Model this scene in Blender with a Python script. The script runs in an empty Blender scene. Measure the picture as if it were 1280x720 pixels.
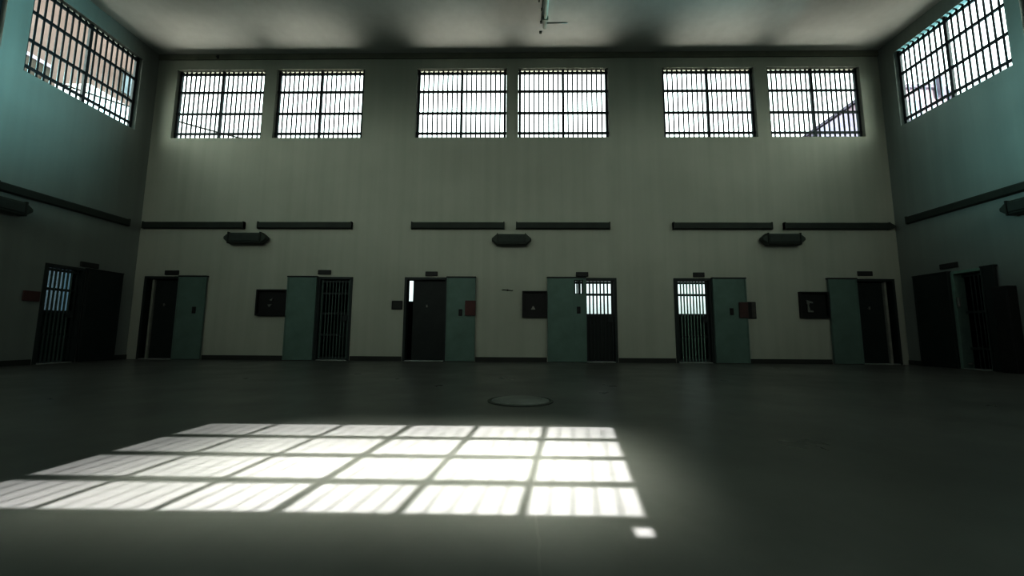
import bpy, bmesh, math, random
from mathutils import Vector, Matrix
random.seed(7)
SC = bpy.context.scene
COL = SC.collection

# ------------------------------------------------------------------ room size (metres)
XL, XR = -10.235, 9.854          # left and right wall faces
YB, YR = 10.5, -2.8              # far wall face, rear wall face (behind the camera)
ZC = 8.53                        # ceiling height
TH = 0.22                        # wall thickness
EYE = 0.693                      # camera height
DOOR_H = 2.13

# ------------------------------------------------------------------ materials
def new_mat(name):
    m = bpy.data.materials.new(name); m.use_nodes = True
    nt = m.node_tree; nt.nodes.clear()
    out = nt.nodes.new('ShaderNodeOutputMaterial')
    p = nt.nodes.new('ShaderNodeBsdfPrincipled')
    nt.links.new(p.outputs[0], out.inputs[0])
    return m, nt, p

def mottled(name, c1, c2, scale=1.5, rough=0.7, rough2=None, metallic=0.0, bump=0.0, fine=40.0, spec=0.5, detail=6):
    """two colours mixed by noise in object space, with a little bump"""
    m, nt, p = new_mat(name)
    tc = nt.nodes.new('ShaderNodeTexCoord')
    n = nt.nodes.new('ShaderNodeTexNoise'); n.inputs['Scale'].default_value = scale
    n.inputs['Detail'].default_value = detail; n.inputs['Roughness'].default_value = 0.6
    nt.links.new(tc.outputs['Object'], n.inputs['Vector'])
    r = nt.nodes.new('ShaderNodeValToRGB')
    r.color_ramp.elements[0].position = 0.32; r.color_ramp.elements[1].position = 0.68
    r.color_ramp.elements[0].color = (*c1, 1); r.color_ramp.elements[1].color = (*c2, 1)
    nt.links.new(n.outputs['Fac'], r.inputs['Fac'])
    nt.links.new(r.outputs[0], p.inputs['Base Color'])
    p.inputs['Metallic'].default_value = metallic
    p.inputs['Specular IOR Level'].default_value = spec
    if rough2 is None:
        p.inputs['Roughness'].default_value = rough
    else:
        mr = nt.nodes.new('ShaderNodeMapRange')
        mr.inputs['To Min'].default_value = rough; mr.inputs['To Max'].default_value = rough2
        nt.links.new(n.outputs['Fac'], mr.inputs['Value']); nt.links.new(mr.outputs[0], p.inputs['Roughness'])
    if bump:
        n2 = nt.nodes.new('ShaderNodeTexNoise'); n2.inputs['Scale'].default_value = fine
        nt.links.new(tc.outputs['Object'], n2.inputs['Vector'])
        b = nt.nodes.new('ShaderNodeBump'); b.inputs['Strength'].default_value = bump; b.inputs['Distance'].default_value = 0.01
        nt.links.new(n2.outputs['Fac'], b.inputs['Height']); nt.links.new(b.outputs[0], p.inputs['Normal'])
    return m

def wall_paint(name, c1, c2):
    """old painted plaster: blotches, faint vertical streaks"""
    m, nt, p = new_mat(name)
    tc = nt.nodes.new('ShaderNodeTexCoord')
    n = nt.nodes.new('ShaderNodeTexNoise'); n.inputs['Scale'].default_value = 0.7; n.inputs['Detail'].default_value = 8
    nt.links.new(tc.outputs['Object'], n.inputs['Vector'])
    mp = nt.nodes.new('ShaderNodeMapping'); mp.inputs['Scale'].default_value = (3, 3, 0.12)
    nt.links.new(tc.outputs['Object'], mp.inputs['Vector'])
    s = nt.nodes.new('ShaderNodeTexNoise'); s.inputs['Scale'].default_value = 1.6; s.inputs['Detail'].default_value = 5
    nt.links.new(mp.outputs[0], s.inputs['Vector'])
    mx = nt.nodes.new('ShaderNodeMath'); mx.operation = 'MULTIPLY_ADD'
    mx.inputs[1].default_value = 0.45
    nt.links.new(s.outputs['Fac'], mx.inputs[0])
    sc = nt.nodes.new('ShaderNodeMath'); sc.operation = 'MULTIPLY'; sc.inputs[1].default_value = 0.55
    nt.links.new(n.outputs['Fac'], sc.inputs[0]); nt.links.new(sc.outputs[0], mx.inputs[2])
    r = nt.nodes.new('ShaderNodeValToRGB')
    r.color_ramp.elements[0].position = 0.36; r.color_ramp.elements[1].position = 0.62
    r.color_ramp.elements[0].color = (*c1, 1); r.color_ramp.elements[1].color = (*c2, 1)
    nt.links.new(mx.outputs[0], r.inputs['Fac']); nt.links.new(r.outputs[0], p.inputs['Base Color'])
    p.inputs['Roughness'].default_value = 0.65
    b = nt.nodes.new('ShaderNodeBump'); b.inputs['Strength'].default_value = 0.12; b.inputs['Distance'].default_value = 0.01
    nt.links.new(n.outputs['Fac'], b.inputs['Height']); nt.links.new(b.outputs[0], p.inputs['Normal'])
    return m

def floor_mat():
    """sealed concrete with cloudy wear, patchy sheen and one pale expansion joint"""
    m, nt, p = new_mat('sealed_concrete')
    tc = nt.nodes.new('ShaderNodeTexCoord')
    n = nt.nodes.new('ShaderNodeTexNoise'); n.inputs['Scale'].default_value = 0.55; n.inputs['Detail'].default_value = 9
    n.inputs['Roughness'].default_value = 0.62
    nt.links.new(tc.outputs['Object'], n.inputs['Vector'])
    r = nt.nodes.new('ShaderNodeValToRGB')
    r.color_ramp.elements[0].position = 0.33; r.color_ramp.elements[1].position = 0.68
    r.color_ramp.elements[0].color = (0.135, 0.142, 0.125, 1); r.color_ramp.elements[1].color = (0.19, 0.196, 0.175, 1)
    nt.links.new(n.outputs['Fac'], r.inputs['Fac'])
    # joint line across x = 0.07
    sx = nt.nodes.new('ShaderNodeSeparateXYZ'); nt.links.new(tc.outputs['Object'], sx.inputs[0])
    wob = nt.nodes.new('ShaderNodeTexNoise'); wob.inputs['Scale'].default_value = 6
    nt.links.new(tc.outputs['Object'], wob.inputs['Vector'])
    a = nt.nodes.new('ShaderNodeMath'); a.operation = 'MULTIPLY_ADD'; a.inputs[1].default_value = 0.03
    nt.links.new(wob.outputs['Fac'], a.inputs[0]); nt.links.new(sx.outputs['X'], a.inputs[2])
    c = nt.nodes.new('ShaderNodeMath'); c.operation = 'COMPARE'; c.inputs[1].default_value = 0.085; c.inputs[2].default_value = 0.005
    nt.links.new(a.outputs[0], c.inputs[0])
    g = nt.nodes.new('ShaderNodeMath'); g.operation = 'MULTIPLY'; g.inputs[1].default_value = 0.07
    nt.links.new(c.outputs[0], g.inputs[0])
    mix = nt.nodes.new('ShaderNodeMix'); mix.data_type = 'RGBA'
    nt.links.new(g.outputs[0], mix.inputs['Factor']); nt.links.new(r.outputs[0], mix.inputs['A'])
    mix.inputs['B'].default_value = (0.36, 0.36, 0.31, 1)
    nt.links.new(mix.outputs['Result'], p.inputs['Base Color'])
    n2 = nt.nodes.new('ShaderNodeTexNoise'); n2.inputs['Scale'].default_value = 1.3; n2.inputs['Detail'].default_value = 7
    nt.links.new(tc.outputs['Object'], n2.inputs['Vector'])
    mr = nt.nodes.new('ShaderNodeMapRange'); mr.inputs['To Min'].default_value = 0.20; mr.inputs['To Max'].default_value = 0.44
    nt.links.new(n2.outputs['Fac'], mr.inputs['Value']); nt.links.new(mr.outputs[0], p.inputs['Roughness'])
    p.inputs['Specular IOR Level'].default_value = 0.24
    b = nt.nodes.new('ShaderNodeBump'); b.inputs['Strength'].default_value = 0.02; b.inputs['Distance'].default_value = 0.01
    nt.links.new(n2.outputs['Fac'], b.inputs['Height']); nt.links.new(b.outputs[0], p.inputs['Normal'])
    return m

M = dict(
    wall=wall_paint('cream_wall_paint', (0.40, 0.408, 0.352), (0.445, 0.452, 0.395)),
    wall_side_shaded=wall_paint('shaded_cream_wall_paint', (0.265, 0.288, 0.262), (0.30, 0.323, 0.295)),  # same cream paint, darkened to carry the side walls' shade
    ceiling=wall_paint('ceiling_paint', (0.53, 0.53, 0.505), (0.57, 0.57, 0.545)),
    floor=floor_mat(),
    trim=mottled('dark_trim_paint', (0.030, 0.038, 0.030), (0.045, 0.052, 0.04), 3, 0.6),
    shade_strip=mottled('painted_shade_strip', (0.17, 0.175, 0.135), (0.23, 0.235, 0.18), 2, 0.8),  # shade under the ceiling put into a dark colour
    bar=mottled('dark_bar_steel', (0.020, 0.026, 0.028), (0.040, 0.048, 0.050), 9, 0.5, metallic=0.3),
    post=mottled('dark_post_steel', (0.022, 0.032, 0.036), (0.036, 0.048, 0.052), 9, 0.5, metallic=0.3),
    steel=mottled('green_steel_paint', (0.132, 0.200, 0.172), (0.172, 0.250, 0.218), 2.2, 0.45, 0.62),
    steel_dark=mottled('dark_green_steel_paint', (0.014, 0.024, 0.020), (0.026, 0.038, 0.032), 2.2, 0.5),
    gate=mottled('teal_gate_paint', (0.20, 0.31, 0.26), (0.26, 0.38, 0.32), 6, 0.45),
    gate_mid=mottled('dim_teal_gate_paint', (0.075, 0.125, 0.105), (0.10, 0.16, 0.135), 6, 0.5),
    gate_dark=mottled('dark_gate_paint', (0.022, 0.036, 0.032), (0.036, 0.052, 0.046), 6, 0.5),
    strip=mottled('worn_grey_jamb', (0.26, 0.27, 0.23), (0.36, 0.36, 0.31), 5, 0.5),
    ledge=mottled('dark_green_rail_paint', (0.026, 0.040, 0.028), (0.040, 0.056, 0.040), 3, 0.55),
    lamp=mottled('grey_green_lamp_housing', (0.045, 0.064, 0.048), (0.062, 0.082, 0.064), 4, 0.5),
    lens=mottled('dull_lamp_lens', (0.040, 0.056, 0.044), (0.052, 0.070, 0.056), 8, 0.6),
    plate=mottled('dark_number_plate', (0.022, 0.026, 0.022), (0.036, 0.040, 0.034), 12, 0.5),
    black=mottled('black_cabinet_paint', (0.010, 0.013, 0.010), (0.018, 0.020, 0.017), 6, 0.55),
    lever=mottled('worn_bright_metal', (0.22, 0.22, 0.20), (0.32, 0.32, 0.29), 20, 0.4, metallic=0.3),
    red=mottled('faded_red_sign', (0.105, 0.045, 0.038), (0.140, 0.058, 0.050), 6, 0.6),
    brown=mottled('red_brown_sign', (0.085, 0.046, 0.038), (0.120, 0.062, 0.050), 6, 0.6),
    notice=mottled('grey_notice_face', (0.07, 0.07, 0.058), (0.10, 0.10, 0.085), 14, 0.7),
    sill=mottled('worn_threshold_steel', (0.36, 0.39, 0.37), (0.50, 0.52, 0.50), 8, 0.35, metallic=0.2),
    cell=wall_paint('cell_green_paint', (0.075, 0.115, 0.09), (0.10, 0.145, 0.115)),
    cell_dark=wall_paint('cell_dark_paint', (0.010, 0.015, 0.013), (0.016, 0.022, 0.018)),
    drain=mottled('worn_drain_iron', (0.17, 0.185, 0.165), (0.27, 0.285, 0.26), 5, 0.35, 0.5),
    drain_ring=mottled('dark_drain_ring', (0.055, 0.068, 0.052), (0.075, 0.09, 0.07), 9, 0.6),
    pipe=mottled('grey_conduit_paint', (0.36, 0.39, 0.35), (0.44, 0.47, 0.42), 4, 0.5),
    pipe_dark=mottled('dark_conduit_paint', (0.06, 0.08, 0.065), (0.09, 0.11, 0.09), 4, 0.5),
    tan=mottled('tan_facade', (0.135, 0.092, 0.080), (0.175, 0.125, 0.112), 0.9, 0.9),
    tan_dark=mottled('brown_facade', (0.055, 0.043, 0.035), (0.08, 0.064, 0.053), 1.1, 0.9),
    white=mottled('white_render', (0.62, 0.63, 0.64), (0.70, 0.71, 0.72), 1.1, 0.9),
    mauve=mottled('mauve_facade', (0.27, 0.22, 0.255), (0.33, 0.275, 0.315), 1.3, 0.9),
    roof=mottled('grey_mauve_roof', (0.10, 0.095, 0.125), (0.14, 0.13, 0.165), 3, 0.9),
    glassdark=mottled('dark_window_panes', (0.10, 0.11, 0.12), (0.16, 0.17, 0.18), 2, 0.2),
    cable=mottled('black_cable', (0.02, 0.02, 0.02), (0.03, 0.03, 0.03), 4, 0.6),
    wood=mottled('weathered_pole', (0.10, 0.085, 0.07), (0.16, 0.135, 0.11), 4, 0.9),
)

# ------------------------------------------------------------------ mesh helpers
def bx(bm, x0, x1, y0, y1, z0, z1, bev=0.0):
    b2 = bmesh.new()
    vs = [b2.verts.new(v) for v in ((x0,y0,z0),(x1,y0,z0),(x1,y1,z0),(x0,y1,z0),(x0,y0,z1),(x1,y0,z1),(x1,y1,z1),(x0,y1,z1))]
    for f in ((0,3,2,1),(4,5,6,7),(0,1,5,4),(1,2,6,5),(2,3,7,6),(3,0,4,7)):
        b2.faces.new([vs[i] for i in f])
    if bev:
        bmesh.ops.bevel(b2, geom=b2.edges[:], offset=bev, segments=2, profile=0.5, affect='EDGES')
    merge(bm, b2)

def merge(bm, b2):
    me = bpy.data.meshes.new('tmp'); b2.to_mesh(me); b2.free(); bm.from_mesh(me); bpy.data.meshes.remove(me)

def tube(bm, a, b, r, n=10):
    a, b = Vector(a), Vector(b); d = b - a
    b2 = bmesh.new()
    bmesh.ops.create_cone(b2, cap_ends=True, segments=n, radius1=r, radius2=r, depth=d.length)
    rot = d.to_track_quat('Z', 'Y').to_matrix().to_4x4()
    bmesh.ops.transform(b2, matrix=Matrix.Translation((a + b) / 2) @ rot, verts=b2.verts[:])
    merge(bm, b2)

def prism(bm, pts, y0, y1, axis='y'):
    """extrude a closed (x, z) outline from y0 to y1"""
    b2 = bmesh.new()
    f = [b2.verts.new((x, y0, z)) for x, z in pts]; g = [b2.verts.new((x, y1, z)) for x, z in pts]
    b2.faces.new(f); b2.faces.new(g[::-1])
    for i in range(len(pts)):
        j = (i + 1) % len(pts); b2.faces.new((f[j], f[i], g[i], g[j]))
    bmesh.ops.recalc_face_normals(b2, faces=b2.faces[:])
    merge(bm, b2)

def lathe(bm, prof, n=32, c=(0, 0, 0)):
    """rings of (radius, z) round the z axis"""
    b2 = bmesh.new(); rings = []
    for r, z in prof:
        rings.append([b2.verts.new((c[0] + r*math.cos(2*math.pi*k/n), c[1] + r*math.sin(2*math.pi*k/n), c[2] + z)) for k in range(n)])
    for A, B in zip(rings, rings[1:]):
        for k in range(n):
            b2.faces.new((A[k], A[(k+1) % n], B[(k+1) % n], B[k]))
    b2.faces.new(rings[0][::-1]); b2.faces.new(rings[-1])
    bmesh.ops.recalc_face_normals(b2, faces=b2.faces[:])
    merge(bm, b2)

def obj(name, bm, mat, parent=None, smooth=False):
    me = bpy.data.meshes.new(name); bm.to_mesh(me); bm.free()
    me.materials.append(mat)
    if smooth:
        for p in me.polygons: p.use_smooth = True
    o = bpy.data.objects.new(name, me); COL.objects.link(o)
    if parent: o.parent = parent
    return o

def link_copy(o, parent, loc=None):
    c = o.copy(); COL.objects.link(c); c.parent = parent
    if loc is not None: c.location = loc
    return c

def tag(o, label=None, cat=None, group=None, kind=None):
    if label: o['label'] = label
    if cat: o['category'] = cat
    if group: o['group'] = group
    if kind or label: o['kind'] = kind or 'thing'
    return o

def empty(name, loc, rz=0.0):
    o = bpy.data.objects.new(name, None); COL.objects.link(o)
    o.empty_display_size = 0.2; o.location = loc; o.rotation_euler = (0, 0, rz)
    return o

# a wall-mounted frame: local x runs along the wall, local -y points into the room
def on_wall(name, wall, s, z=0.0):
    """s is the world x on the far/rear wall, the world y on a side wall"""
    if wall == 'back':  return empty(name, (s, YB, z), 0)
    if wall == 'left':  return empty(name, (XL, s, z), math.pi/2)
    if wall == 'right': return empty(name, (XR, s, z), -math.pi/2)
    if wall == 'rear':  return empty(name, (s, YR, z), math.pi)
def along(wall): return 1 if wall in ('back', 'left') else -1

# ------------------------------------------------------------------ walls with openings
def wall(name, which, s0, s1, z0, z1, openings, th, mat, reveal=True):
    """one wall slab of thickness th with rectangular openings (s0,s1,z0,z1) cut through"""
    ss = sorted({s0, s1, *[v for o in openings for v in o[:2]]}); zs = sorted({z0, z1, *[v for o in openings for v in o[2:4]]})
    def solid(i, j):
        if i < 0 or j < 0 or i >= len(ss)-1 or j >= len(zs)-1: return False
        cs, cz = (ss[i]+ss[i+1])/2, (zs[j]+zs[j+1])/2
        return not any(o[0] < cs < o[1] and o[2] < cz < o[3] for o in openings)
    def P(s, z, w):        # w = 0 room face, w = th outer face
        if which == 'back':  return (s, YB + w, z)
        if which == 'left':  return (XL - w, s, z)
        if which == 'right': return (XR + w, s, z)
        if which == 'rear':  return (s, YR - w, z)
    bm = bmesh.new(); cache = {}
    def V(s, z, w):
        k = (round(s, 4), round(z, 4), w)
        if k not in cache: cache[k] = bm.verts.new(P(s, z, w))
        return cache[k]
    for i in range(len(ss)-1):
        for j in range(len(zs)-1):
            if not solid(i, j): continue
            a, b, c, d = ss[i], ss[i+1], zs[j], zs[j+1]
            bm.faces.new((V(a,c,0), V(b,c,0), V(b,d,0), V(a,d,0)))
            bm.faces.new((V(a,d,th), V(b,d,th), V(b,c,th), V(a,c,th)))
            for (ok, p, q) in ((solid(i-1,j),(a,c),(a,d)), (solid(i+1,j),(b,c),(b,d)), (solid(i,j-1),(a,c),(b,c)), (solid(i,j+1),(a,d),(b,d))):
                if not ok: bm.faces.new((V(*p,0), V(*q,0), V(*q,th), V(*p,th)))
    bmesh.ops.recalc_face_normals(bm, faces=bm.faces[:])
    o = obj(name, bm, mat); o['kind'] = 'structure'
    return o

WZ0, WZ1 = 6.05, 8.08
BACK_WIN = [(-9.68, -7.16), (-6.835, -4.348), (-2.875, -0.367), (-0.041, 2.459), (3.938, 6.459), (6.811, 9.327)]
LEFT_WIN = [(7.60, 10.03), (4.75, 7.20), (1.4, 3.85)]
RIGHT_WIN = [(7.68, 10.06), (5.0, 7.45), (1.6, 4.05)]
# doorway openings (position along wall)
BACK_DOOR = [(-9.90, -9.02), (-5.25, -4.43), (-2.95, -1.92), (1.40, 2.49), (4.07, 4.94), (8.70, 9.62)]
LEFT_DOOR = [(8.50, 9.21)]
RIGHT_DOOR = [(8.68, 9.24)]
wz = [(a, b, WZ0, WZ1) for a, b in BACK_WIN]; dz = [(a, b, 0.0, DOOR_H) for a, b in BACK_DOOR]
wall('wall_back', 'back', XL - TH, XR + TH, 0.0, ZC, wz + dz, TH, M['wall'])
wall('wall_left', 'left', YR - TH, YB, 0.0, ZC, [(a, b, WZ0, WZ1) for a, b in LEFT_WIN] + [(*LEFT_DOOR[0], 0, DOOR_H)], TH, M['wall_side_shaded'])
wall('wall_right', 'right', YR - TH, YB, 0.0, ZC, [(a, b, WZ0 + .06, WZ1 + .06) for a, b in RIGHT_WIN] + [(*RIGHT_DOOR[0], 0, DOOR_H)], TH, M['wall_side_shaded'])

# ---- the sun window in the rear wall (behind the camera), set so that its light falls on the floor ahead
SUN = Vector((-2.95, -21.6, 32.5))
REAR_WIN = [(-8.8, -6.3), (6.3, 8.8)]
REAR_FILL = (-1.0, 1.0, 3.9, 5.0)  # low opening added behind the camera to brighten the far wall's centre
RT = 0.02                                            # rear wall made thin so slanting sun clears its openings
def rear_hit(fx, fy, y=YR):
    """where the ray from the sun to floor point (fx, fy) crosses the rear wall"""
    t = (y - SUN.y) / (fy - SUN.y)
    return SUN.x + (fx - SUN.x) * t, SUN.z * (1 - t)
SW_X0, SW_X1 = rear_hit(-2.40, 1.65)[0], rear_hit(0.60, 2.40)[0]
SW_Z0 = rear_hit(0, 1.655)[1]; SW_Z1 = rear_hit(0, 3.17, YR - RT)[1]
hx0, hz0 = rear_hit(0.405, 1.495); hx1, hz1 = rear_hit(0.49, 1.565, YR - RT)
wall('wall_rear', 'rear', XL - TH, XR + TH, 0.0, ZC,
     [(SW_X0, SW_X1, SW_Z0, SW_Z1), (hx0, hx1, hz0, hz1), *[(a, b, WZ0, WZ1) for a, b in REAR_WIN], REAR_FILL], RT, M['wall'])

bm = bmesh.new(); bx(bm, XL - 3.5, XR + 3.5, YR - 0.5, YB + 3.5, -0.2, 0.0); tag(obj('floor', bm, M['floor']), kind='structure')
bm = bmesh.new(); bx(bm, XL - TH, XR + TH, YR - 0.3, YB + TH, ZC, ZC + 0.25); tag(obj('ceiling', bm, M['ceiling']), kind='structure')

# dark baseboards between the doors
def baseboard(name, which, spans):
    bm = bmesh.new()
    for a, b in spans:
        if which == 'back':  bx(bm, a, b, YB - 0.02, YB, 0.0, 0.115)
        if which == 'left':  bx(bm, XL, XL + 0.02, a, b, 0.0, 0.115)
        if which == 'right': bx(bm, XR - 0.02, XR, a, b, 0.0, 0.115)
    tag(obj(name, bm, M['trim']), kind='structure')
baseboard('baseboard_back', 'back', [(-8.22, -6.09), (-4.36, -3.02), (-1.11, 0.72), (2.56, 4.00), (5.86, 7.92)])
baseboard('baseboard_left', 'left', [(YR, 8.42), (10.12, YB)])
baseboard('baseboard_right', 'right', [(YR, 8.08), (10.12, YB)])
bm = bmesh.new(); bx(bm, XL, XR, YB - 0.035, YB, ZC - 0.16, ZC); tag(obj('ceiling_shade_strip', bm, M['shade_strip']), kind='structure')  # dark strip added to imitate the shade line below the ceiling

# ------------------------------------------------------------------ barred clerestory windows
ORD = ['first', 'second', 'third', 'fourth', 'fifth', 'sixth']
BAR0 = None
def window(n, which, a, b, label, z0=WZ0, z1=WZ1):
    global BAR0
    s = (a + b) / 2; w = b - a; h = z1 - z0
    root = on_wall(f'window_{n}', which, s, z0)
    tag(root, label, 'window', 'barred clerestory windows', 'structure')
    d = 0.12                                         # grille stands this deep in the opening
    for k in range(3):                               # posts at both sides and a mullion
        x = -w/2 + 0.045 + k * (w - 0.09) / 2
        bm = bmesh.new(); bx(bm, x - 0.031, x + 0.031, d - 0.031, d + 0.031, 0, h)
        obj('mullion' if k == 1 else 'side_post', bm, M['post'], root)
    for zz in (0.175, 0.765, 1.405, 1.95):
        bm = bmesh.new(); bx(bm, -w/2, w/2, d - 0.022, d + 0.022, zz - 0.028, zz + 0.028); obj('crossbar', bm, M['post'], root)
    for half in range(2):
        x0 = -w/2 + 0.045 + half * (w - 0.09) / 2
        for k in range(1, 9):
            x = x0 + k * (w - 0.09) / 18
            if BAR0 is None:
                bm = bmesh.new(); tube(bm, (0, 0, 0), (0, 0, h), 0.0185, 8)
                lathe(bm, [(0.021, h - 0.10), (0.038, h - 0.085), (0.038, h - 0.05), (0.021, h - 0.035)], 8)
                BAR0 = obj('bar', bm, M['bar'], root); BAR0.location = (x, d, 0)
            else:
                link_copy(BAR0, root, (x, d, 0))
    return root
for i, (a, b) in enumerate(BACK_WIN):
    extra = ['with a thin cable crossing its lower corner', 'beside the one with the cable', 'over the red-signed door', 'over the small slotted door panel', 'over the lit full-height barred gate', 'with a grey roof showing in its lower corner'][i]
    window(i + 1, 'back', a, b, f'barred high window of the far wall, {ORD[i]} from the left, {extra}'.replace(', first from the left', '').replace(', sixth from the left', ''))
window(7, 'left', *LEFT_WIN[0], 'barred high window in the left wall nearest the corner, tan building behind it')
window(8, 'left', *LEFT_WIN[1], 'barred high window cut off by the upper left picture edge')
window(9, 'left', *LEFT_WIN[2], 'barred high window of the left wall out of view near the camera')
window(10, 'right', *RIGHT_WIN[0], 'barred high window in the right wall nearest the corner, pale sky and mauve building behind', WZ0 + .06, WZ1 + .06)
window(11, 'right', *RIGHT_WIN[1], 'barred high window cut off by the upper right picture edge', WZ0 + .06, WZ1 + .06)
window(12, 'right', *RIGHT_WIN[2], 'barred high window of the right wall out of view near the camera', WZ0 + .06, WZ1 + .06)

# rear window: six lights wide, four high, with thin bars between
w13 = on_wall('window_13', 'rear', 0, 0)
tag(w13, 'gridded high window behind the camera that throws the sunlit patch', 'window', None, 'structure')
cols = [SW_X0 + k * (SW_X1 - SW_X0) / 6 for k in range(7)]
for k in range(1, 6):
    bm = bmesh.new(); r = 0.019 if k == 3 else 0.013
    bx(bm, -cols[k] - r, -cols[k] + r, 0.01, 0.06, SW_Z0, SW_Z1); obj('mullion', bm, M['post'], w13)
for fy in (1.988, 2.392, 2.80):
    z = rear_hit(0, fy, YR - 0.035)[1]
    bm = bmesh.new(); bx(bm, -SW_X1, -SW_X0, 0.015, 0.055, z - 0.013, z + 0.013); obj('crossbar', bm, M['post'], w13)
for k in range(6):
    for j in range(1, 5):
        x = -(cols[k] + j * (cols[1] - cols[0]) / 5)
        bm = bmesh.new(); tube(bm, (x, 0.065, SW_Z0), (x, 0.065, SW_Z1), 0.0036, 6); obj('bar', bm, M['bar'], w13)

# ------------------------------------------------------------------ cells behind the doors
def cell(which, a, b, depth, mat, hole=None, h=2.6):
    """an open-fronted box room behind a doorway, with an optional window hole (s0,s1,z0,z1) in its far wall"""
    def P(s, z, w):
        if which == 'back':  return (s, YB + TH + w, z)
        if which == 'left':  return (XL - TH - w, s, z)
        if which == 'right': return (XR + TH + w, s, z)
    bm = bmesh.new()
    def q(*ps): bm.faces.new([bm.verts.new(P(*p)) for p in ps])
    q((a,0,0),(a,h,0),(a,h,depth),(a,0,depth)); q((b,0,0),(b,h,0),(b,h,depth),(b,0,depth))
    q((a,h,0),(b,h,0),(b,h,depth),(a,h,depth))
    q((a,0.004,0),(b,0.004,0),(b,0.004,depth),(a,0.004,depth))
    if hole is None:
        q((a,0,depth),(b,0,depth),(b,h,depth),(a,h,depth))
    else:
        s0, s1, z0, z1 = hole
        q((a,0,depth),(b,0,depth),(b,z0,depth),(a,z0,depth)); q((a,z1,depth),(b,z1,depth),(b,h,depth),(a,h,depth))
        q((a,z0,depth),(s0,z0,depth),(s0,z1,depth),(a,z1,depth)); q((s1,z0,depth),(b,z0,depth),(b,z1,depth),(s1,z1,depth))
    bmesh.ops.remove_doubles(bm, verts=bm.verts[:], dist=0.0005)
    tag(obj('wall_cell', bm, mat), kind='structure')
CELL_D = 2.4
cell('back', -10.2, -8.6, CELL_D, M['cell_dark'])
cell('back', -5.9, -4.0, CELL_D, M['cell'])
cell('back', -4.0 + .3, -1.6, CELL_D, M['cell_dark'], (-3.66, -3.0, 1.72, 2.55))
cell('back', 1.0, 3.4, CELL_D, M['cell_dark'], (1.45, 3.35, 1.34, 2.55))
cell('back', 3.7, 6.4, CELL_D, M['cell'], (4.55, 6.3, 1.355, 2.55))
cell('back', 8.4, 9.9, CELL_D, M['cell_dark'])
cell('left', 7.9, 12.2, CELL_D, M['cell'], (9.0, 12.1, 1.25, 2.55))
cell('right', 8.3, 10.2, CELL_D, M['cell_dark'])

def dimming_glass(name, tint, haze):  # tinted glass added to dim the sky seen through the cell windows
    m = bpy.data.materials.new(name); m.use_nodes = True; nt = m.node_tree; nt.nodes.clear()
    out = nt.nodes.new('ShaderNodeOutputMaterial'); tr = nt.nodes.new('ShaderNodeBsdfTransparent'); df = nt.nodes.new('ShaderNodeBsdfTranslucent')
    mix = nt.nodes.new('ShaderNodeMixShader'); tc = nt.nodes.new('ShaderNodeTexCoord'); n = nt.nodes.new('ShaderNodeTexNoise'); n.inputs['Scale'].default_value = 1.1
    nt.links.new(tc.outputs['Object'], n.inputs['Vector'])
    r = nt.nodes.new('ShaderNodeValToRGB'); r.color_ramp.elements[0].position = 0.35; r.color_ramp.elements[1].position = 0.65
    r.color_ramp.elements[0].color = (*[v * 0.72 for v in tint], 1); r.color_ramp.elements[1].color = (*tint, 1)
    nt.links.new(n.outputs['Fac'], r.inputs['Fac']); nt.links.new(r.outputs[0], tr.inputs['Color'])
    df.inputs['Color'].default_value = (*tint, 1); mix.inputs[0].default_value = haze
    nt.links.new(tr.outputs[0], mix.inputs[1]); nt.links.new(df.outputs[0], mix.inputs[2]); nt.links.new(mix.outputs[0], out.inputs[0])
    return m
M['pane_grey'] = dimming_glass('dimming_pane', (0.36, 0.375, 0.385), 0.2)
M['pane_blue'] = dimming_glass('dimming_blue_pane', (0.085, 0.115, 0.135), 0.2)
def cell_window(n, which, s0, s1, z0, z1, pane, label):
    """a dimmed window in the far wall of a cell: frame and one pane"""
    root = {'back': lambda: empty(f'window_{n}', ((s0+s1)/2, YB + TH + CELL_D, z0), 0), 'left': lambda: empty(f'window_{n}', (XL - TH - CELL_D, (s0+s1)/2, z0), math.pi/2)}[which]()
    tag(root, label, 'window', None, 'structure'); w = s1 - s0; h = z1 - z0
    bm = bmesh.new(); bx(bm, -w/2, -w/2 + .03, 0, .05, 0, h); bx(bm, w/2 - .03, w/2, 0, .05, 0, h); bx(bm, -w/2 + .03, w/2 - .03, 0, .05, 0, .03); bx(bm, -w/2 + .03, w/2 - .03, 0, .05, h - .03, h)
    obj('window_frame', bm, M['post'], root)
    bm = bmesh.new(); b2 = [bm.verts.new(v) for v in ((-w/2 + .03, .025, .03), (w/2 - .03, .025, .03), (w/2 - .03, .025, h - .03), (-w/2 + .03, .025, h - .03))]; bm.faces.new(b2)
    obj('pane', bm, M[pane], root)
cell_window(14, 'back', -3.66, -3.0, 1.72, 2.55, 'pane_grey', 'pale cell window glimpsed through the dark doorway with the bright sliver')
cell_window(15, 'back', 1.45, 3.35, 1.34, 2.55, 'pane_grey', 'pale cell window behind the gate with the solid lower half')
cell_window(16, 'back', 4.55, 6.3, 1.355, 2.55, 'pane_grey', 'pale cell window behind the bright full-height barred gate')
cell_window(17, 'left', 9.0, 12.1, 1.25, 2.55, 'pane_blue', 'bluish cell window behind the barred gate of the left wall')

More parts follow.
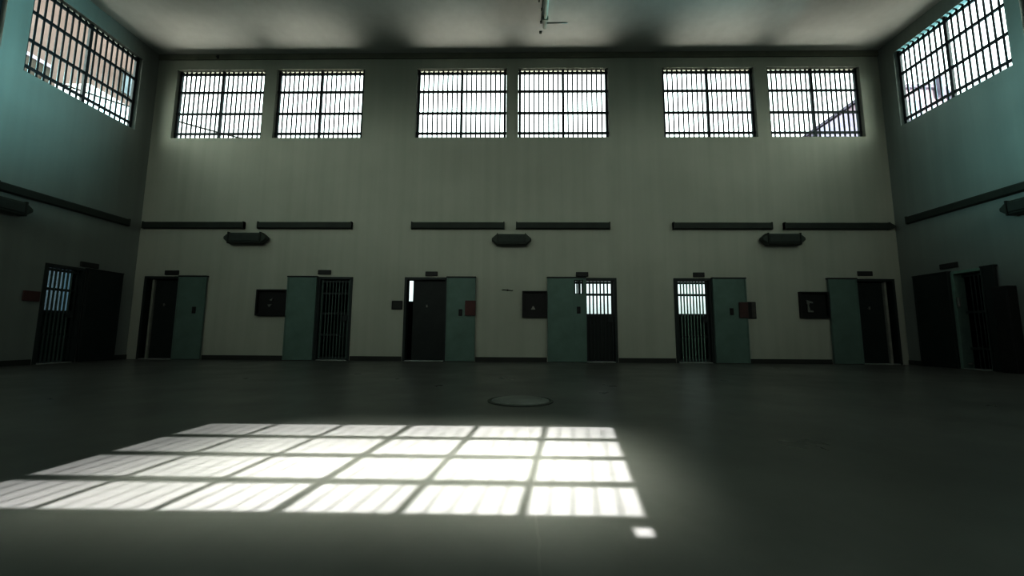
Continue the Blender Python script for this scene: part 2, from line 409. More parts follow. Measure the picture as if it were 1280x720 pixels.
# ------------------------------------------------------------------ doors
def door(n, which, a, b, label, gate=True, bars=8, mat='gate', crosses=(0.06, 0.66, 1.215, 1.745, 2.06), kick=0.0, leaf=None, strip=0, frame='gate_dark', frame_mat2=None):
    """frame, threshold and barred gate (or an inner solid leaf) in one doorway"""
    s = (a + b) / 2; w = b - a; sg = along(which)
    root = on_wall(f'door_{n}', which, s, 0)
    tag(root, label, 'door', None, 'structure')
    H = DOOR_H
    bm = bmesh.new()                                            # surround: two posts and a head, slightly proud of the wall
    bx(bm, -w/2 - 0.05, -w/2 + 0.012, -0.02, TH, 0, H + 0.045); bx(bm, w/2 - 0.012, w/2 + 0.05, -0.02, TH, 0, H + 0.045)
    bx(bm, -w/2 + 0.012, w/2 - 0.012, -0.02, TH, H - 0.015, H + 0.045)
    obj('door_frame', bm, M[frame], root)
    bm = bmesh.new(); bx(bm, -w/2 + 0.012, w/2 - 0.012, -0.03, TH + 0.02, 0, 0.022, 0.005); obj('threshold', bm, M['sill'], root)
    d = 0.07
    if gate:
        x0, x1 = -w/2 + 0.03, w/2 - 0.03
        bm = bmesh.new(); bx(bm, x0, x0 + 0.045, d - 0.025, d + 0.025, 0.05, H - 0.02); bx(bm, x1 - 0.045, x1, d - 0.025, d + 0.025, 0.05, H - 0.02)
        obj('gate_stile', bm, M[mat if frame_mat2 is None else frame_mat2], root)
        for z in crosses:
            if z < kick: continue
            bm = bmesh.new(); bx(bm, x0 + 0.045, x1 - 0.045, d - 0.012, d + 0.012, z - 0.026, z + 0.026); obj('crossbar', bm, M[frame], root)
        first = None
        for k in range(1, bars + 1):
            x = x0 + 0.045 + k * (x1 - x0 - 0.09) / (bars + 1)
            if first is None:
                bm = bmesh.new(); tube(bm, (0, 0, 0.03), (0, 0, H - 0.03), 0.0165, 8); first = obj('bar', bm, M[mat], root); first.location = (x, d, 0)
            else: link_copy(first, root, (x, d, 0))
        if kick:
            bm = bmesh.new(); bx(bm, x0 + 0.045, x1 - 0.045, d + 0.016, d + 0.035, 0.06, kick, 0.004); obj('kick_plate', bm, M['steel_dark'], root)
        bm = bmesh.new(); bx(bm, x1 - 0.16 * 1, x1 - 0.03, d - 0.05, d + 0.03, 1.02, 1.17, 0.008); obj('lock_case', bm, M[frame], root)
    if leaf:
        x0, x1 = leaf
        bm = bmesh.new(); bx(bm, x0, x1, 0.10, 0.14, 0.03, H - 0.03, 0.006)
        obj('inner_leaf', bm, M['steel_dark'], root)
        bm = bmesh.new(); cx = x0 + (x1 - x0) * 0.42
        bx(bm, cx - 0.05, cx + 0.12, 0.085, 0.105, 1.62, 1.80, 0.005); obj('viewing_hatch', bm, M['steel_dark'], root)
        bm = bmesh.new(); tube(bm, (cx + 0.02, 0.10, 1.42), (cx + 0.02, 0.06, 1.42), 0.018); bx(bm, cx, cx + 0.04, 0.045, 0.06, 1.39, 1.46, 0.004); obj('handle', bm, M['lever'], root)
    if strip:                                                   # pale worn stop strip on one side
        x = -w/2 + 0.14 if strip < 0 else w/2 - 0.14
        bm = bmesh.new(); bx(bm, x - 0.03, x + 0.03, 0.05, 0.145, 0.022, H - 0.02); obj('stop_strip', bm, M['strip'], root)
    return root

door(1, 'back', *BACK_DOOR[0], 'dark open cell doorway of the far wall beside the left corner, pale strip at its edge', gate=False, leaf=(-0.27, 0.43), strip=-1, frame='steel_dark')
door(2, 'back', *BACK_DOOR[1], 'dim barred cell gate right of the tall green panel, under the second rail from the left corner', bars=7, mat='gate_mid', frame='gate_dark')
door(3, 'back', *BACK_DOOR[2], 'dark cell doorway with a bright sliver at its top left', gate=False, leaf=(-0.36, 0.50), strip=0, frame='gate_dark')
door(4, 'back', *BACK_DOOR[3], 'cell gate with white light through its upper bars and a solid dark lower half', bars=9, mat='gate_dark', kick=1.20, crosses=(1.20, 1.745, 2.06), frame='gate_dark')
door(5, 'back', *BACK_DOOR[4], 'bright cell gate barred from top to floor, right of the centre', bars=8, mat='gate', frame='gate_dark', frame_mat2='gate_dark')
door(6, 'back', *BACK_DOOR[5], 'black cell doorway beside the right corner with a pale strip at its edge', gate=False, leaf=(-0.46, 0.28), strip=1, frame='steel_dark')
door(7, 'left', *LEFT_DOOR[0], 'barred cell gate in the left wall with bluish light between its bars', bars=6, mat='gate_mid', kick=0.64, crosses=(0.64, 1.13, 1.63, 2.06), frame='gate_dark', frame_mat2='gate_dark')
door(8, 'right', *RIGHT_DOOR[0], 'dark cell opening in the right wall with a pale inner frame', gate=False, frame='gate')
# inner details of the right wall opening
d8 = bpy.data.objects['door_8']
for x in (-0.10, -0.02, 0.06, 0.14):
    bm = bmesh.new(); tube(bm, (x, 0.17, 0.03), (x, 0.17, DOOR_H - 0.03), 0.014, 8); obj('bar', bm, M['gate_dark'], d8)
for z in (0.45, 1.25, 2.06):
    bm = bmesh.new(); bx(bm, -0.26, 0.26, 0.16, 0.18, z - 0.025, z + 0.025); obj('crossbar', bm, M['gate_dark'], d8)
bm = bmesh.new(); bx(bm, -0.235, -0.185, -0.045, -0.01, 1.36, 1.58, 0.01); obj('handle', bm, M['lever'], d8)
bm = bmesh.new(); bx(bm, -0.20, -0.12, 0.0, 0.05, 0.10, 0.14, 0.01); obj('foot_bolt', bm, M['lever'], d8)

# solid steel leaves parked beside the doorways
def steel_door(which, a, b, label, mat='steel', lock=None, slot=None, proud=0.06, top=DOOR_H + 0.03, hinge=None):
    s = (a + b) / 2; w = b - a
    root = on_wall('steel_door', which, s, 0); tag(root, label, 'door', 'solid steel cell doors')
    y1, y0 = -0.024, -0.024 - proud
    bm = bmesh.new()
    if slot:
        sx0, sx1, sz0, sz1 = slot
        bx(bm, -w/2, sx0, y0, y1, 0.01, top, 0.004); bx(bm, sx1, w/2, y0, y1, 0.01, top, 0.004)
        bx(bm, sx0, sx1, y0, y1, 0.01, sz0, 0.004); bx(bm, sx0, sx1, y0, y1, sz1, top, 0.004)
    else:
        bx(bm, -w/2, w/2, y0, y1, 0.01, top, 0.006)
    obj('leaf', bm, M[mat], root)
    bm = bmesh.new()                                            # folded edge flanges
    e = 0.035
    bx(bm, -w/2, -w/2 + e, y0 - 0.012, y0, 0.01, top, 0.003); obj('edge_flange', bm, M[mat], root)
    bm = bmesh.new(); bx(bm, w/2 - e, w/2, y0 - 0.012, y0, 0.01, top, 0.003)
    obj('edge_flange', bm, M[mat], root)
    bm = bmesh.new(); bx(bm, -w/2 - 0.01, w/2 + 0.01, y0 - 0.016, 0.0, top, top + 0.03, 0.004); obj('top_rail', bm, M['steel_dark'], root)
    if slot:
        for k in (1, 2):
            x = sx0 + k * (sx1 - sx0) / 3
            bm = bmesh.new(); tube(bm, (x, (y0 + y1)/2, sz0), (x, (y0 + y1)/2, sz1), 0.016, 8); obj('slot_bar', bm, M['gate_dark'], root)
    if lock:
        lx, lz = lock
        bm = bmesh.new(); bx(bm, lx - 0.045, lx + 0.045, y0 - 0.02, y0, lz - 0.085, lz + 0.085, 0.006); lp = obj('lock_plate', bm, M['black'], root)
        bm = bmesh.new(); tube(bm, (lx, y0 - 0.02, lz + 0.02), (lx, y0 - 0.034, lz + 0.02), 0.016, 10); bx(bm, lx - 0.008, lx + 0.008, y0 - 0.03, y0 - 0.02, lz - 0.05, lz, 0.002); obj('keyhole', bm, M['steel_dark'], lp)
    return root
steel_door('back', -8.98, -8.24, 'dark green solid door leaf right of the leftmost dark far doorway', lock=(0.12, 1.28), proud=0.05)
steel_door('back', -6.07, -5.30, 'green solid door leaf between the left black box and the dim barred gate')
steel_door('back', -1.88, -1.13, 'green solid door leaf bearing a red sign and a dark lock', lock=(0.0, 1.25))
steel_door('back', 0.74, 1.74, 'wide green solid door leaf with a small two-bar slot near its top', slot=(0.19, 0.42, 1.745, 2.11), lock=(0.30, 1.33))
steel_door('back', 4.99, 5.84, 'green solid door leaf right of the bright full-height gate, brown sign on its edge', lock=(0.02, 1.31))
steel_door('back', 7.94, 8.66, 'dark green solid door leaf between the right black box and the black doorway')
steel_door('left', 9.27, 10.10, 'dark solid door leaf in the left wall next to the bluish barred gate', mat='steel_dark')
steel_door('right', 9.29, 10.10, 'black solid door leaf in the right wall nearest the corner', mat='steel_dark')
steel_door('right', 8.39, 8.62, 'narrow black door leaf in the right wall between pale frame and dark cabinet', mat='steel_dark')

# number plates over the doorways
def plate(which, s, z, w, label):
    root = on_wall('number_plate', which, s, z); tag(root, label, 'plate', 'plates over the cell doorways')
    bm = bmesh.new(); bx(bm, -w/2, w/2, -0.035, 0, -0.058, 0.058, 0.008); obj('plate_body', bm, M['plate'], root)
    for sx in (-1, 1):
        bm = bmesh.new(); tube(bm, (sx*(w/2 - 0.025), -0.034, 0), (sx*(w/2 - 0.025), -0.042, 0), 0.010, 8); obj('screw', bm, M['steel_dark'], root)
for (s, z, w), t in zip([(-9.23, 2.275, .37), (-5.14, 2.30, .34), (-2.30, 2.27, .32), (1.65, 2.27, .32), (4.675, 2.27, .29), (8.94, 2.315, .37)],
        ['dark plate over the far doorway beside the left corner', 'dark plate over the dim barred gate in the far wall', 'dark plate over the doorway with the red-signed leaf',
         'dark plate over the gate with the solid lower half', 'dark plate over the bright full-height barred gate', 'dark plate over the black doorway beside the right corner']):
    plate('back', s, z, w, t)
plate('left', 9.33, 2.275, .40, 'dark plate over the left wall gate')
plate('right', 9.30, 2.32, .38, 'dark plate over the right wall doorway')

# ------------------------------------------------------------------ long rails under the windows
def rail(which, a, b, label, z=3.565, angled=False):
    s = (a + b) / 2; w = b - a
    root = on_wall('wall_rail', which, s, z); tag(root, label, 'rail', 'long dark rails under the high windows')
    bm = bmesh.new()
    prof = [(-0.09, 0.0), (-0.09, -0.055), (-0.07, -0.085), (0.06, -0.085), (0.085, -0.06), (0.085, 0.0)]   # (z, y)
    b2 = bmesh.new()
    A = [b2.verts.new((-w/2, y, zz)) for zz, y in prof]; B = [b2.verts.new((w/2, y, zz)) for zz, y in prof]
    b2.faces.new(A); b2.faces.new(B[::-1])
    for i in range(len(prof)):
        j = (i + 1) % len(prof); b2.faces.new((A[i], B[i], B[j], A[j]))
    bmesh.ops.recalc_face_normals(b2, faces=b2.faces[:]); merge(bm, b2)
    obj('rail_body', bm, M['ledge'], root)
    for sx in (-1, 1):
        bm = bmesh.new(); x = sx * (w/2); bx(bm, min(x, x - sx*0.03), max(x, x - sx*0.03), -0.095, 0, -0.098, 0.094, 0.006); obj('end_cap', bm, M['ledge'], root)
    if angled:                                       # short end piece sloping down to the corner
        bm = bmesh.new(); prism(bm, [(w/2, 0.085), (w/2 + 0.14, 0.0), (w/2 + 0.14, -0.05), (w/2, -0.09)], -0.08, 0.0); obj('corner_piece', bm, M['ledge'], root)
for (a, b), t in zip([(-10.13, -7.37), (-7.0, -4.46), (-2.87, -0.39), (-0.08, 2.40), (4.05, 6.63), (6.94, 9.66)],
        ['dark green rail on the far wall, from the left corner to above the first lamp', 'dark green rail on the far wall over the left black box and dim gate',
         'dark green rail on the far wall above the door with the red sign', 'dark green rail on the far wall above the slotted door leaf',
         'dark green rail on the far wall over the bright full-height gate', 'dark green rail on the far wall ending at the right corner with a sloped tip']):
    rail('back', a, b, t, angled=(a > 6.9))
rail('left', 7.42, 10.12, 'dark rail along the left wall slanting toward the far corner', z=3.535)
rail('right', 7.45, 10.13, 'dark rail along the right wall slanting toward the far corner', z=3.625)

# ------------------------------------------------------------------ bulkhead lamps (unlit)
def lamp(which, s, z, w, label):
    root = on_wall('wall_lamp', which, s, z); tag(root, label, 'lamp', 'unlit bulkhead lamps under the rails')
    h = 0.145
    bm = bmesh.new(); bx(bm, -w*0.36, w*0.36, -0.05, 0, -0.07, 0.07, 0.01); obj('back_plate', bm, M['ledge'], root)
    pts = [(-w/2 + 0.13, h), (w/2 - 0.13, h), (w/2, 0.03), (w/2, -0.03), (w/2 - 0.13, -h), (-w/2 + 0.13, -h), (-w/2, -0.03), (-w/2, 0.03)]
    b2 = bmesh.new()
    lay = [(1.0, -0.05), (1.0, -0.15), (0.90, -0.20)]
    R = [[b2.verts.new((x * (1 if sc == 1.0 else 0.96), y, zz * sc)) for x, zz in pts] for sc, y in lay]
    for A, B in zip(R, R[1:]):
        for i in range(8): b2.faces.new((A[i], A[(i+1) % 8], B[(i+1) % 8], B[i]))
    b2.faces.new(R[0]); b2.faces.new(R[-1][::-1]); bmesh.ops.recalc_face_normals(b2, faces=b2.faces[:])
    bmesh.ops.bevel(b2, geom=b2.edges[:], offset=0.012, segments=2, profile=0.5, affect='EDGES')
    bm = bmesh.new(); merge(bm, b2); obj('housing', bm, M['lamp'], root)
    bm = bmesh.new(); bx(bm, -w/2 + 0.17, w/2 - 0.17, -0.225, -0.195, -0.095, 0.095, 0.012); obj('lens', bm, M['lens'], root)
    for sx in (-1, 1):
        bm = bmesh.new(); x = sx * (w/2 - 0.15); bx(bm, x - 0.012, x + 0.012, -0.228, -0.05, -h - 0.004, h + 0.004, 0.003); obj('clamp_band', bm, M['ledge'], root)
lamp('back', -7.24, 3.19, 1.15, 'unlit grey-green bulkhead lamp on the far wall under the left pair of rails')
lamp('back', -0.20, 3.165, 1.03, 'unlit grey-green bulkhead lamp on the far wall under the middle pair of rails')
lamp('back', 6.83, 3.19, 1.12, 'unlit grey-green bulkhead lamp on the far wall under the right pair of rails')
lamp('left', 7.42, 3.17, 1.10, 'unlit dark bulkhead lamp on the left wall, cut off by the picture edge')
lamp('right', 7.55, 3.24, 1.06, 'unlit dark bulkhead lamp on the right wall, cut off by the picture edge')

# ------------------------------------------------------------------ black lever boxes
def lever_box(s0, s1, z0, z1, label, kind):
    s = (s0 + s1)/2; w = s1 - s0; h = z1 - z0; zc = (z0 + z1)/2
    root = on_wall('lever_box', 'back', s, zc); tag(root, label, 'box', 'black lever boxes beside the doors')
    d = 0.085; t = 0.035
    bm = bmesh.new(); bx(bm, -w/2, w/2, -0.012, -0.002, -h/2, h/2); obj('back_plate', bm, M['black'], root)
    bm = bmesh.new()
    bx(bm, -w/2, -w/2 + t, -d, -0.012, -h/2, h/2, 0.004); bx(bm, w/2 - t, w/2, -d, -0.012, -h/2, h/2, 0.004)
    bx(bm, -w/2 + t, w/2 - t, -d, -0.012, h/2 - t, h/2, 0.004); bx(bm, -w/2 + t, w/2 - t, -d, -0.012, -h/2, -h/2 + t, 0.004)
    obj('rim', bm, M['black'], root)
    def piece(name, pts, y=-0.05):
        bm = bmesh.new(); prism(bm, pts, y, y + 0.02); obj(name, bm, M['lever'], root)
    if kind == 0:
        piece('lever', [(-0.06, 0.07), (0.03, 0.12), (0.02, 0.06), (-0.02, 0.05)])
        piece('lever', [(-0.10, -0.05), (0.02, -0.04), (-0.05, -0.13)])
    elif kind == 1:
        piece('lever', [(-0.10, -0.14), (0.02, -0.14), (-0.02, -0.06), (-0.05, -0.05)])
    else:
        piece('lever', [(-0.20, 0.13), (-0.03, 0.08), (-0.03, 0.04), (-0.12, 0.05), (-0.12, 0.0), (-0.19, 0.02)])
        piece('lever', [(-0.17, 0.0), (-0.14, 0.0), (-0.11, -0.13), (-0.17, -0.13)])
        piece('lever', [(-0.17, -0.13), (-0.03, -0.15), (-0.03, -0.19), (-0.17, -0.19)])
lever_box(-6.88, -6.085, 1.145, 1.83, 'black lever box with two small pale levers, left of the dim barred gate', 0)
lever_box(0.09, 0.73, 1.14, 1.82, 'black lever box with one pale lever, near the middle of the far wall', 1)
lever_box(7.20, 7.925, 1.16, 1.83, 'black lever box with a zigzag of pale levers, near the right corner', 2)

# tall dark cabinet on the right wall
cab = on_wall('wall_cabinet', 'right', 8.24, 0.0); tag(cab, 'tall black cabinet on the right wall beside the narrow door leaf', 'cabinet')
bm = bmesh.new(); bx(bm, -0.135, 0.135, -0.20, -0.004, 0, 1.72, 0.01); obj('cabinet_body', bm, M['black'], cab)
bm = bmesh.new(); bx(bm, -0.12, 0.12, -0.215, -0.20, 0.06, 1.70, 0.006); cd = obj('cabinet_door', bm, M['black'], cab)
bm = bmesh.new(); bx(bm, -0.10, -0.08, -0.235, -0.215, 0.95, 1.10, 0.005); obj('handle', bm, M['steel_dark'], cd)

# ------------------------------------------------------------------ signs
def sign(which, s, z, w, h, label, face, rim, y=0.0, cat='sign'):
    root = on_wall('wall_sign', which, s, z); tag(root, label, cat)
    bm = bmesh.new(); bx(bm, -w/2, w/2, y - 0.03, y, -h/2, h/2, 0.005); obj('sign_board', bm, M[rim], root)
    bm = bmesh.new(); bx(bm, -w/2 + 0.03, w/2 - 0.03, y - 0.036, y - 0.028, -h/2 + 0.03, h/2 - 0.03, 0.002); obj('sign_face', bm, M[face], root)
    return root
sign('back', -3.18, 1.44, 0.27, 0.225, 'small black-rimmed sign left of the doorway with the bright sliver', 'trim', 'black')
sign('back', -1.25, 1.365, 0.27, 0.385, 'dull red sign hung on the edge of a green door leaf', 'red', 'red', y=-0.0968)
sign('left', 8.27, 1.435, 0.29, 0.21, 'small dull red sign on the left wall before the barred gate', 'red', 'red')
sg = sign('back', 5.73, 1.35, 0.22, 0.40, 'red-brown sign on the right edge of the leaf by the bright gate', 'brown', 'brown', y=-0.098)
nb = on_wall('notice_holder', 'back', 5.965, 1.35); tag(nb, 'small notice holder with black and grey halves on the wall by the red-brown sign', 'holder')
bm = bmesh.new(); bx(bm, -0.115, 0.125, -0.03, 0, -0.215, 0.215, 0.005); obj('holder_tray', bm, M['black'], nb)
bm = bmesh.new(); bx(bm, 0.015, 0.115, -0.034, -0.028, -0.19, 0.20, 0.002); obj('notice_sheet', bm, M['notice'], nb)
# faint dark wall line left of the middle box, built as a clipped tube
st = on_wall('dark_wall_line', 'back', -0.295, 1.845); tag(st, 'thin short dark line on the bare wall left of the middle lever box', 'conduit')
bm = bmesh.new(); tube(bm, (-0.14, -0.012, 0.012), (0.14, -0.012, -0.012), 0.010, 8); obj('tube', bm, M['ledge'], st)
bm = bmesh.new(); bx(bm, -0.02, 0.02, -0.026, 0, -0.02, 0.02, 0.004); obj('clip', bm, M['ledge'], st)

# ------------------------------------------------------------------ ceiling conduit and wall hook
cc = empty('ceiling_conduit', (0.57, 8.0, ZC)); tag(cc, 'pale conduit with dark cables running across the ceiling above the middle windows', 'conduit')
bm = bmesh.new(); tube(bm, (0.06, -9.0, -0.05), (0.06, 1.50, -0.05), 0.045, 12); obj('pipe', bm, M['pipe'], cc, True)
for x, ye in ((-0.12, 0.72), (-0.03, 1.30)):
    bm = bmesh.new(); tube(bm, (x, -9.0, -0.02), (x, ye, -0.02), 0.018, 8); obj('cable', bm, M['pipe_dark'], cc)
for y in (0.95, 1.35, 1.70):
    bm = bmesh.new(); bx(bm, -0.065, -0.005, y - 0.03, y + 0.03, -0.04, 0.0, 0.006); obj('junction_box', bm, M['pipe_dark'], cc)
for y in (0.2, 1.2):
    bm = bmesh.new(); bx(bm, -0.01, 0.13, y - 0.02, y + 0.02, -0.105, 0.0, 0.004); obj('saddle_clip', bm, M['pipe'], cc)
bm = bmesh.new(); tube(bm, (0.10, 1.40, -0.012), (0.62, 1.40, -0.012), 0.012, 10); obj('branch_pipe', bm, M['ceiling'], cc, True)
hk = on_wall('wall_hook', 'back', -8.53, 8.44); tag(hk, 'tiny dark bracket at the top of the far wall above the first window', 'bracket')
bm = bmesh.new(); bx(bm, -0.03, 0.03, -0.05, 0, -0.05, 0.05, 0.006); obj('bracket_plate', bm, M['steel_dark'], hk)
bm = bmesh.new(); tube(bm, (0, -0.05, -0.03), (0, -0.11, -0.03), 0.012, 8); obj('peg', bm, M['steel_dark'], hk)

# ------------------------------------------------------------------ floor drain
dr = empty('floor_drain', (0.02, 4.35, 0)); tag(dr, 'round worn metal drain cover in the concrete floor beyond the sunlit patch', 'drain')
bm = bmesh.new(); lathe(bm, [(0.345, 0.0), (0.345, 0.006), (0.335, 0.010), (0.31, 0.010), (0.31, 0.0)], 40); obj('ring', bm, M['drain_ring'], dr)
bm = bmesh.new(); lathe(bm, [(0.305, 0.0), (0.305, 0.010), (0.28, 0.018), (0.15, 0.026), (0.02, 0.028)], 40); obj('cover', bm, M['drain'], dr, True)
for sx in (-1, 1):
    bm = bmesh.new(); bx(bm, sx*0.2 - 0.03, sx*0.2 + 0.03, -0.012, 0.012, 0.018, 0.0262, 0.003); obj('lift_slot', bm, M['drain'], dr)

# ------------------------------------------------------------------ outside
lb = empty('tan_building', (-17.0, 14.0, -0.2)); tag(lb, 'tall tan building seen through the barred window of the left wall', 'building')
bm = bmesh.new(); bx(bm, -6, 0, -6, 3.6, 0, 20); obj('wall', bm, M['tan'], lb)
bm = bmesh.new(); bx(bm, 0, 0.12, -6, -0.75, 0, 10.3); obj('lower_wall', bm, M['tan_dark'], lb)
bm = bmesh.new(); bx(bm, 0, 0.16, -6, -0.7, 10.3, 10.42); obj('ledge', bm, M['mauve'], lb)
bm = bmesh.new(); bx(bm, 0, 1.2, -0.4, 3.6, 0, 9.75); bx(bm, 0, 1.3, -0.45, 3.6, 9.75, 9.9); obj('annex', bm, M['white'], lb)
for y, z in ((2.1, 11.0), (0.6, 13.2), (2.6, 13.2)):
    bm = bmesh.new(); bx(bm, 0, 0.06, y - 0.35, y + 0.35, z, z + 1.1); f = obj('window', bm, M['tan_dark'], lb)
    bm = bmesh.new(); bx(bm, 0.06, 0.08, y - 0.27, y + 0.27, z + 0.08, z + 1.02); obj('pane', bm, M['glassdark'], f)
rb = empty('mauve_building', (17.0, 17.0, -0.2)); tag(rb, 'mauve building beyond the right corner with a sloped grey roof', 'building')
bm = bmesh.new(); bx(bm, -1.25, 1.75, 0, 6, 0, 11.9); obj('wall', bm, M['mauve'], rb)
bm = bmesh.new(); prism(bm, [(-1.35, 11.9), (1.5, 11.9), (2.2, 11.2), (2.2, 11.05), (1.6, 11.75), (-1.35, 11.75)], -0.15, 6); obj('roof', bm, M['roof'], rb)
bm = bmesh.new(); prism(bm, [(-3.9, 0), (-3.9, 9.9), (-2.7, 10.68), (-1.25, 10.68), (-1.25, 0)], 0.0, 5); obj('wing', bm, M['roof'], rb)
bm = bmesh.new(); bx(bm, 1.2, 1.45, -0.3, -0.05, 11.3, 12.2); obj('chimney', bm, M['roof'], rb)
bm = bmesh.new(); bx(bm, -0.2, 0.5, -0.06, 0.0, 10.2, 11.2); f = obj('window', bm, M['roof'], rb)
bm = bmesh.new(); bx(bm, -0.12, 0.42, -0.08, -0.06, 10.3, 11.1); obj('pane', bm, M['glassdark'], f)
pl = empty('utility_pole', (-8.9, 13.6, -0.2)); tag(pl, 'wooden pole outside carrying the cable seen in the leftmost far window', 'pole')
bm = bmesh.new(); tube(bm, (0, 0, 0), (0, 0, 7.35), 0.09, 12); obj('pole_shaft', bm, M['wood'], pl)
bm = bmesh.new(); tube(bm, (0, -0.6, 7.25), (0, 0.0, 7.25), 0.03, 8); obj('arm', bm, M['wood'], pl)
cb = empty('overhead_cable', (-8.9, 13.0, 7.05)); tag(cb, 'thin black cable outside slanting across the leftmost far window', 'cable')
bm = bmesh.new()
pts = []
for k in range(13):
    t = k / 12; pts.append((-7.9 * t, 0.0, 2.45 * t - 0.12 * 4 * t * (1 - t) + 0.1))
for a, b in zip(pts, pts[1:]): tube(bm, a, b, 0.03, 6)
obj('cable_run', bm, M['cable'], cb)

# ------------------------------------------------------------------ sky
w = bpy.data.worlds.new('overcast_sky'); SC.world = w; w.use_nodes = True
nt = w.node_tree; nt.nodes.clear()
out = nt.nodes.new('ShaderNodeOutputWorld'); bg = nt.nodes.new('ShaderNodeBackground')
tc = nt.nodes.new('ShaderNodeTexCoord'); sp = nt.nodes.new('ShaderNodeSeparateXYZ'); nt.links.new(tc.outputs['Generated'], sp.inputs[0])
rp = nt.nodes.new('ShaderNodeValToRGB')
mr = nt.nodes.new('ShaderNodeMapRange'); mr.inputs['From Min'].default_value = -1; mr.inputs['From Max'].default_value = 1
nt.links.new(sp.outputs['Z'], mr.inputs['Value']); nt.links.new(mr.outputs[0], rp.inputs['Fac'])
e = rp.color_ramp.elements
e[0].position = 0.0; e[0].color = (4.8, 4.7, 4.35, 1)
e[1].position = 1.0; e[1].color = (0.56, 0.65, 0.64, 1)
n = e.new(0.12); n.color = (2.2, 2.15, 2.0, 1)
n = e.new(0.25); n.color = (0.50, 0.48, 0.42, 1)
n = e.new(0.45); n.color = (0.26, 0.27, 0.23, 1)
n = e.new(0.50); n.color = (0.42, 0.44, 0.41, 1)
n = e.new(0.54); n.color = (0.64, 0.71, 0.69, 1)
# brighter, warmer sky on the sun's side (behind the camera)
def math_node(op, a=None, b=None):
    m = nt.nodes.new('ShaderNodeMath'); m.operation = op
    for i, v in enumerate((a, b)):
        if v is None: continue
        if isinstance(v, (int, float)): m.inputs[i].default_value = v
        else: nt.links.new(v, m.inputs[i])
    return m.outputs[0]
g = math_node('POWER', math_node('MAXIMUM', math_node('MULTIPLY', sp.outputs['Y'], -1.0), 0.0), 2.0)
up_ = nt.nodes.new('ShaderNodeMapRange'); up_.interpolation_type = 'SMOOTHSTEP'
up_.inputs['From Min'].default_value = -0.03; up_.inputs['From Max'].default_value = 0.08
nt.links.new(sp.outputs['Z'], up_.inputs['Value'])
g = math_node('MULTIPLY', g, up_.outputs[0])
glow = nt.nodes.new('ShaderNodeMix'); glow.data_type = 'RGBA'; glow.blend_type = 'ADD'; glow.clamp_result = False
# ground beside the side walls lies in shade: darken steep views toward either side
x2 = math_node('MULTIPLY', sp.outputs['X'], sp.outputs['X']); y2 = math_node('MULTIPLY', sp.outputs['Y'], sp.outputs['Y'])
ratio = math_node('DIVIDE', y2, math_node('ADD', math_node('ADD', x2, y2), 0.0001))
dn = nt.nodes.new('ShaderNodeMapRange'); dn.inputs['From Min'].default_value = -0.02; dn.inputs['From Max'].default_value = -0.15
nt.links.new(sp.outputs['Z'], dn.inputs['Value'])
shade = math_node('SUBTRACT', 1.0, math_node('MULTIPLY', math_node('MULTIPLY', math_node('SUBTRACT', 1.0, ratio), dn.outputs[0]), 0.72))
sh = nt.nodes.new('ShaderNodeVectorMath'); sh.operation = 'SCALE'
nt.links.new(rp.outputs[0], sh.inputs[0]); nt.links.new(shade, sh.inputs['Scale'])
nt.links.new(g, glow.inputs['Factor']); nt.links.new(sh.outputs[0], glow.inputs['A']); glow.inputs['B'].default_value = (2.95, 2.98, 2.72, 1)
nt.links.new(glow.outputs['Result'], bg.inputs['Color']); bg.inputs['Strength'].default_value = 3.6
nt.links.new(bg.outputs[0], out.inputs[0])

# sampling portals in the openings that let the sky in
def portal(which, a, b, z0, z1):
    l = bpy.data.lights.new('sky_portal', 'AREA'); l.shape = 'RECTANGLE'; l.size = b - a; l.size_y = z1 - z0; l.cycles.is_portal = True
    o = bpy.data.objects.new('sky_portal', l); COL.objects.link(o)
    s, z = (a + b)/2, (z0 + z1)/2
    loc, dirv = {'back': ((s, YB + TH + .01, z), (0, -1, 0)), 'left': ((XL - TH - .01, s, z), (1, 0, 0)), 'right': ((XR + TH + .01, s, z), (-1, 0, 0)), 'rear': ((s, YR - TH - .01, z), (0, 1, 0))}[which]
    o.location = loc; o.rotation_euler = Vector(dirv).to_track_quat('-Z', 'Y').to_euler()
for a, b in BACK_WIN: portal('back', a, b, WZ0, WZ1)
for a, b in LEFT_WIN: portal('left', a, b, WZ0, WZ1)
for a, b in RIGHT_WIN: portal('right', a, b, WZ0, WZ1 + .06)
for a, b in REAR_WIN: portal('rear', a, b, WZ0, WZ1)
portal('rear', SW_X0, SW_X1, SW_Z0, SW_Z1)
portal('rear', *REAR_FILL)

# the sun: a narrow, distant lamp shining down through the rear window
sun = bpy.data.lights.new('sun_lamp', 'SPOT'); sun.energy = 2.9e5; sun.spot_size = math.radians(11.5); sun.spot_blend = 1.0
sun.shadow_soft_size = 0.07; sun.color = (1.0, 0.93, 1.04)
so = bpy.data.objects.new('sun_lamp', sun); COL.objects.link(so); so.location = SUN
so.rotation_euler = (Vector((0.35, 2.1, 0)) - SUN).to_track_quat('-Z', 'Y').to_euler()

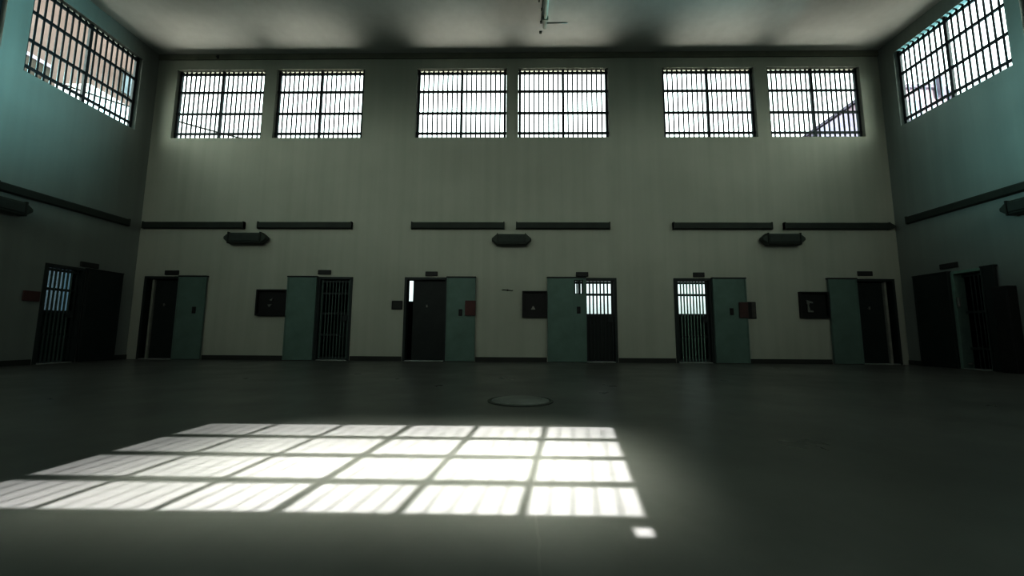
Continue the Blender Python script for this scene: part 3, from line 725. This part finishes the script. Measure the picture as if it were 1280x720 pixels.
halo = bpy.data.lights.new('bloom_fill_lamp', 'SPOT'); halo.energy = 5.6e5; halo.spot_size = math.radians(8.5); halo.spot_blend = 1.0  # added soft spot imitating glare bloom around the sunlit patch
halo.shadow_soft_size = 2.6; halo.color = (1.0, 0.97, 0.96)
ho = bpy.data.objects.new('bloom_fill_lamp', halo); COL.objects.link(ho); ho.location = SUN; ho.rotation_euler = so.rotation_euler
# added teal fill lamps outside the side windows, to brighten the side walls
def side_fill_lamp(loc, target, sx, sy, power, color, spread=100):
    l = bpy.data.lights.new('side_fill_lamp', 'AREA'); l.shape = 'RECTANGLE'; l.size = sx; l.size_y = sy; l.energy = power; l.color = color; l.spread = math.radians(spread)
    o = bpy.data.objects.new('side_fill_lamp', l); COL.objects.link(o); o.location = loc
    o.rotation_euler = (Vector(target) - Vector(loc)).to_track_quat('-Z', 'Y').to_euler()
side_fill_lamp((22, 11.6, 7.3), (-10, 4.0, 5.5), 3.2, 1.6, 7000, (0.47, 0.88, 0.97))
side_fill_lamp((-15.4, 9.6, 6.9), (9.8, 5.2, 4.6), 3.0, 1.0, 190, (0.47, 0.88, 0.95), 26)

# ------------------------------------------------------------------ camera
P, Y, R = math.radians(6.57824), math.radians(-0.984925), math.radians(-0.351084)
cy, sy, cp, sn, cr, sr = math.cos(Y), math.sin(Y), math.cos(P), math.sin(P), math.cos(R), math.sin(R)
right = Vector((cy, -sy, 0)); fwd0 = Vector((sy, cy, 0)); up0 = Vector((0, 0, 1))
fwd = cp * fwd0 + sn * up0; up = -sn * fwd0 + cp * up0
r2 = cr * right - sr * up; u2 = sr * right + cr * up
cam = bpy.data.cameras.new('camera'); cam.sensor_width = 36.0; cam.lens = 505.209 / 1280 * 36.0; cam.clip_end = 200
co = bpy.data.objects.new('camera', cam); COL.objects.link(co)
mw = Matrix((r2, u2, -fwd)).transposed().to_4x4(); mw.translation = Vector((0, 0, EYE)); co.matrix_world = mw
SC.camera = co

SC.view_settings.view_transform = 'Standard'
SC.view_settings.look = 'None'
SC.view_settings.exposure = 0.52
SC.view_settings.gamma = 0.575
SC.cycles.max_bounces = 10; SC.cycles.diffuse_bounces = 6
